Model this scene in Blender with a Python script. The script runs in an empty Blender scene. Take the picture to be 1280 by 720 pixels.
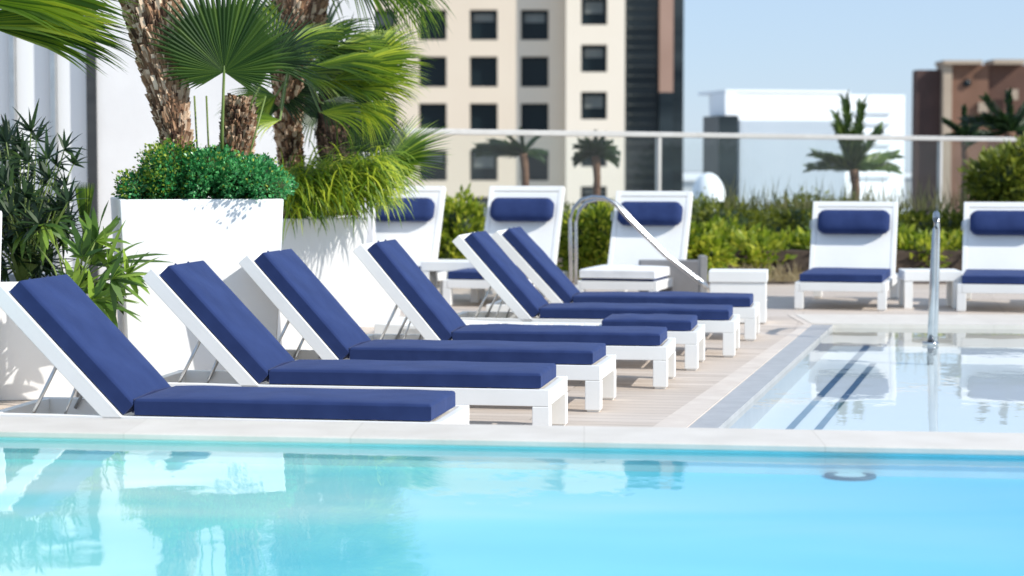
import bpy, math, random
from mathutils import Vector, Matrix, Euler
R = math.radians
rnd = random.Random(7)
sc = bpy.context.scene
COL = sc.collection

# ------------------------------------------------------------------ camera
F = 2600.0; H = 1.42; PITCH = math.atan(155.0/F)
cam_d = bpy.data.cameras.new('camera'); cam = bpy.data.objects.new('camera', cam_d); COL.objects.link(cam)
cam.location = (0, 0, H); cam.rotation_euler = (R(90)-PITCH, 0, 0)
cam_d.sensor_width = 36; cam_d.lens = F/1280*36; cam_d.clip_end = 6000; cam_d.clip_start = 0.05
cam_d.dof.use_dof = True; cam_d.dof.focus_distance = 11.0; cam_d.dof.aperture_fstop = 2.4
sc.camera = cam

def ray(px, py):
    a, b = (px-640)/F, (360-py)/F
    return Vector((a, math.cos(PITCH)+b*math.sin(PITCH), -math.sin(PITCH)+b*math.cos(PITCH)))
def P(px, py, z=0.0):            # survey point: where a sight line meets the level z
    d = ray(px, py); t = (z-H)/d.z
    return Vector((d.x*t, d.y*t, z))
def D(px, py, Y):                # survey point at distance Y
    d = ray(px, py); t = Y/d.y
    return Vector((d.x*t, Y, H+d.z*t))

# ------------------------------------------------------------------ world, sun
w = bpy.data.worlds.new('World'); sc.world = w; w.use_nodes = True
nt = w.node_tree; bg = nt.nodes['Background']
sky = nt.nodes.new('ShaderNodeTexSky'); sky.sky_type = 'NISHITA'; sky.sun_disc = False
SUN = Vector((.74, -.36, .60)).normalized()
sky.sun_elevation = math.asin(SUN.z); sky.sun_rotation = math.atan2(SUN.x, SUN.y)
sky.air_density = 1.0; sky.dust_density = 0.2; sky.ozone_density = 4.0
hz = nt.nodes.new('ShaderNodeMix'); hz.data_type = 'RGBA'; hz.inputs[0].default_value = .68; hz.inputs[7].default_value = (3.55, 4.65, 6.35, 1)   # thin bright haze over the clear sky
nt.links.new(sky.outputs[0], hz.inputs[6]); nt.links.new(hz.outputs[2], bg.inputs[0]); bg.inputs[1].default_value = 0.15
sd = bpy.data.lights.new('sun', 'SUN'); so = bpy.data.objects.new('sun', sd); COL.objects.link(so)
sd.energy = 5.0; sd.angle = R(.55); sd.color = (1, .965, .9)
so.rotation_euler = SUN.to_track_quat('Z', 'Y').to_euler()
sc.view_settings.view_transform = 'Standard'; sc.view_settings.look = 'None'; sc.view_settings.exposure = 0

# ------------------------------------------------------------------ mesh helpers
class MB:
    def __init__(s): s.v = []; s.f = []; s.sm = []
    def add(s, vs, fs, smooth=False):
        n = len(s.v); s.v += [tuple(v) for v in vs]
        s.f += [tuple(i+n for i in f) for f in fs]; s.sm += [smooth]*len(fs); return s
    def quad(s, a, b, c, d, smooth=False): return s.add([a, b, c, d], [(0, 1, 2, 3)], smooth)
    def box(s, x0, x1, y0, y1, z0, z1, M=None):
        vs = [Vector(p) for p in [(x0,y0,z0),(x1,y0,z0),(x1,y1,z0),(x0,y1,z0),(x0,y0,z1),(x1,y0,z1),(x1,y1,z1),(x0,y1,z1)]]
        if M: vs = [M @ v for v in vs]
        return s.add(vs, [(0,3,2,1),(4,5,6,7),(0,1,5,4),(1,2,6,5),(2,3,7,6),(3,0,4,7)])
    def tube(s, pts, r, n=8, caps=True, rr=None):
        pts = [Vector(p) for p in pts]; rings = []
        up = Vector((0, 0, 1)); 
        for i, p in enumerate(pts):
            t = (pts[min(i+1, len(pts)-1)]-pts[max(i-1, 0)]).normalized()
            if abs(t.dot(up)) > .98: a = t.cross(Vector((0, 1, 0))).normalized()
            else: a = t.cross(up).normalized()
            b = a.cross(t).normalized(); q = rr[i] if rr else r
            rings.append([p+(a*math.cos(k*2*math.pi/n)+b*math.sin(k*2*math.pi/n))*q for k in range(n)])
        vs = [v for rg in rings for v in rg]; fs = []
        for i in range(len(pts)-1):
            for k in range(n):
                k2 = (k+1) % n; fs.append((i*n+k, i*n+k2, (i+1)*n+k2, (i+1)*n+k))
        if caps: fs += [tuple(range(n-1, -1, -1)), tuple((len(pts)-1)*n+k for k in range(n))]
        return s.add(vs, fs, True)
    def build(s, name, mat, parent=None, bevel=0, seg=2, loc=None, rotz=0):
        me = bpy.data.meshes.new(name); me.from_pydata(s.v, [], s.f)
        me.polygons.foreach_set('use_smooth', s.sm); me.materials.append(mat); me.update()
        o = bpy.data.objects.new(name, me); COL.objects.link(o)
        if parent: o.parent = parent
        if loc is not None: o.location = loc
        o.rotation_euler.z = rotz
        if bevel:
            m = o.modifiers.new('bevel', 'BEVEL'); m.width = bevel; m.segments = seg; m.limit_method = 'ANGLE'
            for p in me.polygons: p.use_smooth = True
            m.harden_normals = True
        return o
def tag(o, label=None, cat=None, group=None, kind=None):
    if label: o['label'] = label
    if cat: o['category'] = cat
    if group: o['group'] = group
    if kind: o['kind'] = kind
    return o
def thing(name, label, cat, loc=(0,0,0), rz=0, group=None):
    o = bpy.data.objects.new(name, None); COL.objects.link(o); o.location = loc; o.rotation_euler.z = rz
    o.empty_display_size = .1
    return tag(o, label, cat, group)
def struct(name, mb, mat, **k): return tag(mb.build(name, mat, **k), kind='structure')
def copy_tree(o, parent=None):
    c = o.copy(); COL.objects.link(c); c.parent = parent
    for ch in list(o.children): copy_tree(ch, c)
    return c

# ------------------------------------------------------------------ materials
def newmat(name):
    m = bpy.data.materials.new(name); m.use_nodes = True
    n = m.node_tree; return m, n, n.nodes['Principled BSDF'], n.links
def N(n, t, **kw):
    x = n.nodes.new(t)
    for k, v in kw.items(): setattr(x, k, v)
    return x
def ramp(n, stops):
    r = n.nodes.new('ShaderNodeValToRGB'); e = r.color_ramp.elements
    while len(e) > 1: e.remove(e[-1])
    e[0].position = stops[0][0]; e[0].color = (*stops[0][1], 1)
    for p, c in stops[1:]:
        q = e.new(p); q.color = (*c, 1)
    return r
def coords(n, l, scale=(1,1,1), kind='Object', rotz=0):
    tc = n.nodes.new('ShaderNodeTexCoord'); mp = n.nodes.new('ShaderNodeMapping')
    l.new(tc.outputs[kind], mp.inputs[0]); mp.inputs['Scale'].default_value = scale; mp.inputs['Rotation'].default_value = (0,0,rotz)
    return mp.outputs[0]
def noisy(name, c1, c2, scale=5, rough=.6, bump=0, bscale=40, detail=4, stretch=(1,1,1), spec=.5, metal=0, bdist=.01):
    m, n, b, l = newmat(name)
    co = coords(n, l, stretch)
    t = N(n, 'ShaderNodeTexNoise'); t.inputs['Scale'].default_value = scale; t.inputs['Detail'].default_value = detail
    l.new(co, t.inputs['Vector']); r = ramp(n, [(.3, c1), (.7, c2)]); l.new(t.outputs['Fac'], r.inputs[0]); l.new(r.outputs[0], b.inputs['Base Color'])
    b.inputs['Roughness'].default_value = rough; b.inputs['Specular IOR Level'].default_value = spec; b.inputs['Metallic'].default_value = metal
    if bump:
        t2 = N(n, 'ShaderNodeTexNoise'); t2.inputs['Scale'].default_value = bscale; t2.inputs['Detail'].default_value = 6
        l.new(co, t2.inputs['Vector']); bp = N(n, 'ShaderNodeBump'); bp.inputs['Strength'].default_value = bump; bp.inputs['Distance'].default_value = bdist
        l.new(t2.outputs['Fac'], bp.inputs['Height']); l.new(bp.outputs[0], b.inputs['Normal'])
    return m
def foliage(name, dark, mid, light, rough=.45, trans=.35):
    m, n, b, l = newmat(name)
    g = N(n, 'ShaderNodeNewGeometry'); r = ramp(n, [(0, dark), (.5, mid), (1, light)])
    t = N(n, 'ShaderNodeTexNoise'); t.inputs['Scale'].default_value = 2.5; l.new(coords(n, l), t.inputs['Vector'])
    ad = N(n, 'ShaderNodeMath', operation='ADD'); l.new(g.outputs['Random Per Island'], ad.inputs[0]); l.new(t.outputs['Fac'], ad.inputs[1])
    sb = N(n, 'ShaderNodeMath', operation='SUBTRACT'); l.new(ad.outputs[0], sb.inputs[0]); sb.inputs[1].default_value = .5
    l.new(sb.outputs[0], r.inputs[0]); l.new(r.outputs[0], b.inputs['Base Color']); b.inputs['Roughness'].default_value = rough
    tr = N(n, 'ShaderNodeBsdfTranslucent'); l.new(r.outputs[0], tr.inputs[0]); mx = N(n, 'ShaderNodeMixShader'); mx.inputs[0].default_value = trans
    l.new(b.outputs[0], mx.inputs[1]); l.new(tr.outputs[0], mx.inputs[2]); l.new(mx.outputs[0], n.nodes['Material Output'].inputs[0])
    return m

M_white = noisy('white_paint', (.87,.865,.835), (.92,.915,.885), 3, .38, .03, 60)
M_planter = noisy('planter_white', (.87,.865,.85), (.92,.915,.905), 2, .5, .05, 30)
M_plaster = noisy('white_plaster', (.78,.765,.75), (.86,.85,.835), 1.5, .8, .1, 30)
M_steel = noisy('brushed_steel', (.42,.43,.44), (.52,.53,.54), 8, .2, metal=1)
M_alu = noisy('aluminium', (.55,.55,.54), (.65,.65,.64), 8, .35, metal=1)
M_stone = noisy('pale_stone', (.62,.535,.46), (.71,.63,.55), 6, .6, .12, 50)
M_coping = noisy('coping_stone', (.66,.605,.53), (.74,.685,.61), 5, .5, .12, 45)
def joints(m, width, rot):
    n = m.node_tree; l = n.links; b = n.nodes['Principled BSDF']; c = b.inputs['Base Color'].links[0].from_socket
    br = N(n, 'ShaderNodeTexBrick'); br.offset = 0; br.inputs['Scale'].default_value = 1; br.inputs['Brick Width'].default_value = width; br.inputs['Row Height'].default_value = 50
    br.inputs['Mortar Size'].default_value = .003; br.inputs['Color1'].default_value = (1,1,1,1); br.inputs['Color2'].default_value = (.94,.935,.93,1); br.inputs['Mortar'].default_value = (.86,.85,.83,1)
    l.new(coords(n, l, rotz=rot), br.inputs['Vector']); x = N(n, 'ShaderNodeMix', data_type='RGBA', blend_type='MULTIPLY'); x.inputs[0].default_value = 1
    l.new(c, x.inputs[6]); l.new(br.outputs['Color'], x.inputs[7]); l.new(x.outputs[2], b.inputs['Base Color'])
joints(M_coping, .9, R(2)); joints(M_stone, .6, R(-76))
M_greystone = noisy('grey_stone_tile', (.37,.365,.36), (.45,.445,.44), 7, .35, .1, 40)
M_greywall = noisy('grey_wall', (.16,.16,.165), (.22,.215,.22), 3, .7, .1, 30)
M_darkbox = noisy('dark_planter', (.12,.10,.09), (.18,.15,.135), 3, .7, .1, 30)

def fabric(name, c1, c2):
    m, n, b, l = newmat(name)
    co = coords(n, l)
    t = N(n, 'ShaderNodeTexNoise'); t.inputs['Scale'].default_value = 6; t.inputs['Detail'].default_value = 5; l.new(co, t.inputs['Vector'])
    r = ramp(n, [(.3, c1), (.72, c2)]); l.new(t.outputs['Fac'], r.inputs[0]); l.new(r.outputs[0], b.inputs['Base Color'])
    b.inputs['Roughness'].default_value = .85; b.inputs['Specular IOR Level'].default_value = .25
    b.inputs['Sheen Weight'].default_value = .12; b.inputs['Sheen Tint'].default_value = (.5, .6, 1, 1)
    t2 = N(n, 'ShaderNodeTexNoise'); t2.inputs['Scale'].default_value = 5; t2.inputs['Detail'].default_value = 2; l.new(co, t2.inputs['Vector'])
    t3 = N(n, 'ShaderNodeTexNoise'); t3.inputs['Scale'].default_value = 400; l.new(co, t3.inputs['Vector'])
    ma = N(n, 'ShaderNodeMath', operation='MULTIPLY_ADD'); l.new(t3.outputs['Fac'], ma.inputs[0]); ma.inputs[1].default_value = .05; l.new(t2.outputs['Fac'], ma.inputs[2])
    bp = N(n, 'ShaderNodeBump'); bp.inputs['Strength'].default_value = .5; bp.inputs['Distance'].default_value = .02
    l.new(ma.outputs[0], bp.inputs['Height']); l.new(bp.outputs[0], b.inputs['Normal'])
    return m
M_navy = fabric('navy_canvas', (.014,.030,.108), (.022,.043,.142))
M_piping = fabric('navy_piping', (.012,.018,.07), (.02,.03,.10))
M_towel = fabric('white_towel', (.78,.78,.78), (.85,.85,.85))

def plank_mat():
    m, n, b, l = newmat('deck_planks')
    co = coords(n, l, rotz=R(10))
    br = N(n, 'ShaderNodeTexBrick'); br.offset = .37; br.inputs['Scale'].default_value = 1
    br.inputs['Brick Width'].default_value = 1.9; br.inputs['Row Height'].default_value = .14; br.inputs['Mortar Size'].default_value = .004
    br.inputs['Color1'].default_value = (.58,.49,.41,1); br.inputs['Color2'].default_value = (.70,.61,.53,1); br.inputs['Mortar'].default_value = (.33,.27,.22,1)
    l.new(co, br.inputs['Vector'])
    mp = N(n, 'ShaderNodeMapping'); mp.inputs['Scale'].default_value = (1.2, 22, 1); l.new(co, mp.inputs[0])
    t = N(n, 'ShaderNodeTexNoise'); t.inputs['Scale'].default_value = 2.2; t.inputs['Detail'].default_value = 8; l.new(mp.outputs[0], t.inputs['Vector'])
    r = ramp(n, [(.3, (.72,.7,.68)), (.7, (1,1,1))]); l.new(t.outputs['Fac'], r.inputs[0])
    mx = N(n, 'ShaderNodeMix', data_type='RGBA', blend_type='MULTIPLY'); mx.inputs[0].default_value = .8
    l.new(br.outputs['Color'], mx.inputs[6]); l.new(r.outputs[0], mx.inputs[7]); l.new(mx.outputs[2], b.inputs['Base Color'])
    b.inputs['Roughness'].default_value = .6
    bp = N(n, 'ShaderNodeBump'); bp.inputs['Strength'].default_value = .3; bp.inputs['Distance'].default_value = .004
    l.new(t.outputs['Fac'], bp.inputs['Height']); l.new(bp.outputs[0], b.inputs['Normal'])
    return m
M_deck = plank_mat()

def water_mat(name, tint, amp, scale, rough=.0):
    m, n, b, l = newmat(name); n.nodes.remove(b)
    tc = N(n, 'ShaderNodeTexCoord')
    def nz(sc_, st, det=2):
        mp = N(n, 'ShaderNodeMapping'); mp.inputs['Scale'].default_value = st; l.new(tc.outputs['Object'], mp.inputs[0])
        t = N(n, 'ShaderNodeTexNoise'); t.inputs['Scale'].default_value = sc_; t.inputs['Detail'].default_value = det; l.new(mp.outputs[0], t.inputs['Vector']); return t.outputs['Fac']
    a1 = nz(scale, (1, .75, 1)); a2 = nz(scale*5, (1, .7, 1), 3)
    ma = N(n, 'ShaderNodeMath', operation='MULTIPLY_ADD'); l.new(a2, ma.inputs[0]); ma.inputs[1].default_value = .16; l.new(a1, ma.inputs[2])
    bp = N(n, 'ShaderNodeBump'); bp.inputs['Strength'].default_value = 1; bp.inputs['Distance'].default_value = amp; l.new(ma.outputs[0], bp.inputs['Height'])
    ge = N(n, 'ShaderNodeNewGeometry'); vm = N(n, 'ShaderNodeVectorMath', operation='DOT_PRODUCT'); l.new(bp.outputs[0], vm.inputs[0]); l.new(ge.outputs['Incoming'], vm.inputs[1])
    ab = N(n, 'ShaderNodeMath', operation='ABSOLUTE'); l.new(vm.outputs['Value'], ab.inputs[0])
    om = N(n, 'ShaderNodeMath', operation='SUBTRACT', use_clamp=True); om.inputs[0].default_value = 1; l.new(ab.outputs[0], om.inputs[1])
    pw_ = N(n, 'ShaderNodeMath', operation='POWER'); l.new(om.outputs[0], pw_.inputs[0]); pw_.inputs[1].default_value = 5      # Schlick
    fr = N(n, 'ShaderNodeMath', operation='MULTIPLY_ADD', use_clamp=True); l.new(pw_.outputs[0], fr.inputs[0]); fr.inputs[1].default_value = .98; fr.inputs[2].default_value = .02
    gl = N(n, 'ShaderNodeBsdfGlossy'); gl.inputs['Roughness'].default_value = rough; l.new(bp.outputs[0], gl.inputs['Normal'])
    tr = N(n, 'ShaderNodeBsdfTransparent'); tr.inputs[0].default_value = (*tint, 1)
    mx = N(n, 'ShaderNodeMixShader'); l.new(fr.outputs[0], mx.inputs[0]); l.new(tr.outputs[0], mx.inputs[1]); l.new(gl.outputs[0], mx.inputs[2])
    l.new(mx.outputs[0], n.nodes['Material Output'].inputs[0]); return m
M_water1 = water_mat('front_pool_water', (.94,1,1), .0075, 1.0)
M_water2 = water_mat('lap_pool_water', (.98,1,1), .0035, 1.3)

def floor_mat(name, stops, scale, stretch=(1,1,1)):
    m, n, b, l = newmat(name)
    t = N(n, 'ShaderNodeTexNoise'); t.inputs['Scale'].default_value = scale; t.inputs['Detail'].default_value = 3; t.inputs['Distortion'].default_value = .4
    l.new(coords(n, l, stretch), t.inputs['Vector']); r = ramp(n, stops); l.new(t.outputs['Fac'], r.inputs[0]); l.new(r.outputs[0], b.inputs['Base Color'])
    b.inputs['Roughness'].default_value = .5
    return m
M_floor1 = floor_mat('aqua_pool_plaster', [(.3, (.22,.78,.90)), (.5, (.38,.92,.94)), (.68, (.74,1,.97))], .7, (.45, 1.3, 1))  # bright patches in the floor colour imitate sunlit caustics
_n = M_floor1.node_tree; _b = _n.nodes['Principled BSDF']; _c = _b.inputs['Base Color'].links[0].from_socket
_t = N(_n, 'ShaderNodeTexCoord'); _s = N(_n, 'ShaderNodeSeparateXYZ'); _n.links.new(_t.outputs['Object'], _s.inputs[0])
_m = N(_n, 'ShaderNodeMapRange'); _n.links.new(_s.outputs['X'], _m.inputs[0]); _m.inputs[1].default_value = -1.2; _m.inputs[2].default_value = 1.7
_x = N(_n, 'ShaderNodeMix', data_type='RGBA', blend_type='MULTIPLY'); _r = ramp(_n, [(0, (1,1,.95)), (.45, (.62,.88,.97)), (1, (.22,.66,.97))]); _n.links.new(_m.outputs[0], _r.inputs[0])  # left-to-right tint paints the blue sky reflection into the floor colour
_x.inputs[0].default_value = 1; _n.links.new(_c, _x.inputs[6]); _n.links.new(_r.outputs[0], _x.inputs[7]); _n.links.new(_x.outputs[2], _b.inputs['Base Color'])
M_floor2 = floor_mat('pale_pool_plaster', [(.3, (.86,.95,.97)), (.7, (.92,.97,.98))], .6)
M_tileline = floor_mat('aqua_waterline_tile', [(.4, (.62,.84,.86)), (.6, (.70,.88,.90))], 9)
M_lane = noisy('navy_lane_tile', (.02,.10,.19), (.04,.17,.28), 6, .4)

# foliage
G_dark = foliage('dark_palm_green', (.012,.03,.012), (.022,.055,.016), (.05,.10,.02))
G_fan = foliage('backlit_fan_green', (.022,.06,.012), (.045,.10,.018), (.09,.16,.025), trans=.4)  # darkened green, the leaf's backlit shade put into its colour
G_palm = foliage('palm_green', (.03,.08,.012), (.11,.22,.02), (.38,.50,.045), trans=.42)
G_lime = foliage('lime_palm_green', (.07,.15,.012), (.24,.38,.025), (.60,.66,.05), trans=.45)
G_box = foliage('boxwood_green', (.012,.09,.025), (.035,.26,.07), (.16,.52,.17), rough=.3, trans=.25)
G_boxy = foliage('boxwood_yellow_green', (.08,.20,.02), (.25,.40,.04), (.6,.62,.10), rough=.3)
G_hedge = foliage('hedge_green', (.06,.09,.012), (.17,.21,.022), (.36,.38,.045))
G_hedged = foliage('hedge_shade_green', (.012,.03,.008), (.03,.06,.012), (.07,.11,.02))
G_leafy = foliage('bright_leafy_green', (.08,.14,.012), (.28,.37,.025), (.62,.62,.07), trans=.45)
G_dry = foliage('dry_grass', (.25,.19,.09), (.42,.34,.18), (.60,.52,.32))
M_bark = noisy('palm_bark', (.10,.045,.025), (.22,.12,.07), 6, .85, .8, 30, bdist=.03)
M_boot = foliage('palm_leaf_bases', (.05,.02,.01), (.36,.20,.11), (.85,.66,.48), rough=.85, trans=.05)
M_stem = noisy('green_stem', (.10,.16,.03), (.20,.26,.06), 6, .5)
M_soil = noisy('soil', (.05,.035,.025), (.10,.07,.05), 12, .9, .5)

# ------------------------------------------------------------------ ground levels
WF, ZC = .335, .37                    # front pool water level, coping top
def ext(a, b, t): return a+(b-a)*t
cf0, cf1 = P(0, 520.5, ZC), P(1280, 541, ZC)
cn0, cn1 = P(0, 538.5, ZC), P(1280, 561.5, ZC)
cfL, cfR = ext(cf0, cf1, -1.2), ext(cf0, cf1, 2.4)
cnL, cnR = ext(cn0, cn1, -1.2), ext(cn0, cn1, 2.4)
# raised front pool: kerb stones, wall, water, floor
mb = MB()
def prism(mb, poly, z0, z1):
    n = len(poly); vs = [Vector((p[0], p[1], z0)) for p in poly]+[Vector((p[0], p[1], z1)) for p in poly]
    mb.add(vs, [tuple(range(n-1, -1, -1)), tuple(range(n, 2*n))]+[(i, (i+1) % n, n+(i+1) % n, n+i) for i in range(n)])
prism(mb, [cnL, cnR, cfR, cfL], ZC-.028, ZC)
struct('pool_coping', mb, M_coping, bevel=.007)
mb = MB(); e = .03
def off(p, d): return Vector((p.x, p.y+d, p.z))
prism(mb, [off(cnL, e), off(cnR, e), off(cfR, -e), off(cfL, -e)], -.5, ZC-.029)
struct('pool_wall', mb, M_tileline)
mb = MB(); mb.quad((-12, -9, WF), (14, -9, WF), off(cnR, .029)*1, off(cnL, .029)*1)
for i in (2, 3): mb.v[i] = (mb.v[i][0], mb.v[i][1], WF)
struct('pool_water', mb, M_water1)
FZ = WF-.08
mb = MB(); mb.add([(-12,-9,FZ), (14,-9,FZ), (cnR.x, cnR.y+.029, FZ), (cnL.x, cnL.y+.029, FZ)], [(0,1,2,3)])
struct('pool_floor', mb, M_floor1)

# deck and lap pool
a1, a2 = P(860, 533.7), P(1012.5, 407.5)          # outer edge of the grey stone band
b1, b2 = P(898.7, 533.7), P(1020, 425)
s1 = P(818, 533); s2 = P(1003, 407)               # planks end / pale border starts
def atY(p, q, Y):
    t = (Y-p.y)/(q.y-p.y); return p+(q-p)*t
YN = 6.0
f0, f1 = P(1012, 405.5), P(1280, 407.5)          # far waterline
def fl(x): t = (x-f0.x)/(f1.x-f0.x); return f0.y+(f1.y-f0.y)*t
YA = f0.y
aN, aF = atY(a1, a2, YN), atY(a1, a2, YA); bN, bF = atY(b1, b2, YN), atY(b1, b2, YA); sN, sF = atY(s1, s2, YN), atY(s1, s2, YA)
g1, g2 = P(1012, 394), P(1280, 396)
mb = MB(); mb.add([(-14, YN, 0), (sN.x, YN, 0), (sF.x, YA, 0), (-14, YA, 0)], [(0,1,2,3)])
mb.add([(-14, YA, 0), (sF.x, YA, 0), (sF.x, g1.y, 0), (-14, g1.y, 0)], [(0,1,2,3)])
mb.add([(-14, g1.y, 0), (22, g1.y, 0), (22, 34, 0), (-14, 34, 0)], [(0,1,2,3)])
struct('deck', mb, M_deck)
mb = MB(); prism(mb, [(sN.x, YN), (aN.x, YN), (aF.x, YA), (aF.x, g1.y), (sF.x, g1.y), (sF.x, YA)], -.3, .004)
struct('deck_border', mb, M_stone)
mb = MB(); prism(mb, [(aN.x, YN), (bN.x, YN), (bF.x, YA), (aF.x, YA)], -.3, -.001)
struct('pool_edge_band', mb, M_greystone)
mb = MB(); prism(mb, [(aF.x, YA), (22, fl(22)), (22, g1.y+.003), (aF.x, g1.y+.003)], -.3, .008)
struct('far_pool_coping', mb, M_coping)
WR = -.03; FR = -.19
mb = MB(); mb.add([(bN.x-.3, YN, WR), (22, YN, WR), (22, fl(22)+.01, WR), (bF.x-.1, YA+.01, WR)], [(0,1,2,3)]); struct('lap_pool_water', mb, M_water2)
mb = MB(); mb.add([(bN.x-.3, YN, FR), (22, YN, FR), (22, fl(22)+.01, FR), (bF.x-.1, YA+.01, FR)], [(0,1,2,3)]); struct('lap_pool_floor', mb, M_floor2)
for q in (((981,537.5),(1093,418),(1102,418),(991,537.5)), ((1017,537.5),(1088,454),(1096,454),(1027,537.5))):
    mb = MB(); pts = [P(x, y, FR+.004) for x, y in q]
    pts[0] = ext(pts[1], pts[0], 1.25); pts[3] = ext(pts[2], pts[3], 1.25); mb.quad(*pts); struct('lane_marking', mb, M_lane)
# roof slab edge and the town ground far below
mb = MB(); mb.box(-14, 22, 34, 34.3, -15, .15); struct('terrace_edge', mb, M_greywall)
M_ground = noisy('town_ground', (.30,.30,.29), (.42,.41,.39), .02, .9)
mb = MB(); mb.add([(-3000,-500,-16), (3000,-500,-16), (3000,5000,-16), (-3000,5000,-16)], [(0,1,2,3)]); struct('ground', mb, M_ground)

# drain fitting in front pool
d0 = P(1063, 591, FZ+.0)
dr = thing('pool_drain', 'round dark grey drain seen through the front pool water near the coping', 'drain', P(1063, 596.5, FZ))
def ring(r0, r1, z0, z1, n=40):
    m = MB(); vs = []
    for k in range(n):
        a = 2*math.pi*k/n; c, s = math.cos(a), math.sin(a)
        vs += [(r0*c, r0*s, z0), (r1*c, r1*s, z0), (r1*c, r1*s, z1), (r0*c, r0*s, z1)]
    fs = []
    for k in range(n):
        i, j = 4*k, 4*((k+1) % n)
        for q in range(4): fs.append((i+q, i+(q+1) % 4, j+(q+1) % 4, j+q))
    return m.add(vs, fs, True)
M_drain = noisy('drain_grey', (.01,.06,.09), (.02,.09,.13), 20, .5)
ring(.062, .095, .002, .010).build('rim', M_drain, dr)
gm = MB()
for k in range(-3, 4):
    h = math.sqrt(max(.001, .064**2-(k*.018)**2)); gm.box(-h, h, k*.018-.004, k*.018+.004, .003, .008)
gm.build('cover', M_tileline, dr)


# ------------------------------------------------------------------ loungers
def mattress(L, W, T, x0=0.0, crown=.012, seed=0):
    """soft slab from x0 to x0+L, width W (y 0..W), thickness T; gently crowned, rounded edges"""
    r = random.Random(seed); nx, ny = 26, 12; m = MB()
    ed = .013
    def prof(u):   # distance along with rounded border
        return u
    xs = [0, ed*.35, ed]+[ed+(L-2*ed)*i/nx for i in range(1, nx)]+[L-ed, L-ed*.35, L]
    ys = [0, ed*.35, ed]+[ed+(W-2*ed)*i/ny for i in range(1, ny)]+[W-ed, W-ed*.35, W]
    def drop(d): 
        d = min(d, ed)/ed; return ed*(1-math.sqrt(max(0, 1-(1-d)**2)))
    ph = [r.uniform(0, 6) for _ in range(4)]
    def top(x, y):
        u, v = x/L, y/W
        und = .004*math.sin(7*u+ph[0])*math.sin(3*v+ph[1])+.003*math.sin(17*u+ph[2]+2*v)
        return T-max(drop(min(x, L-x)), drop(min(y, W-y)))+crown*(1-(2*u-1)**4)*(1-(2*v-1)**4)+und*min(1, min(x, L-x)/.08, min(y, W-y)/.08)
    for sgn in (1, -1):
        vs = []; 
        for x in xs:
            for y in ys:
                z = top(x, y) if sgn > 0 else .35*drop(min(x, L-x, y, W-y))
                vs.append((x0+x, y, z))
        fs = []; n = len(ys)
        for i in range(len(xs)-1):
            for j in range(n-1):
                q = (i*n+j, (i+1)*n+j, (i+1)*n+j+1, i*n+j+1); fs.append(q if sgn > 0 else q[::-1])
        m.add(vs, fs, True)
    n = len(ys); tot = len(xs)*n; per = [i*n for i in range(len(xs))]+[(len(xs)-1)*n+j for j in range(1, n)]+[i*n+n-1 for i in range(len(xs)-2, -1, -1)]+[j for j in range(n-2, 0, -1)]
    for k in range(len(per)):
        a, b = per[k], per[(k+1) % len(per)]; q = len(m.v); m.v += [m.v[tot+a], m.v[tot+b], m.v[b], m.v[a]]; m.f.append((q, q+1, q+2, q+3)); m.sm.append(False)
    return m
MB_Z = .272          # rail top = underside of mattress
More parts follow.
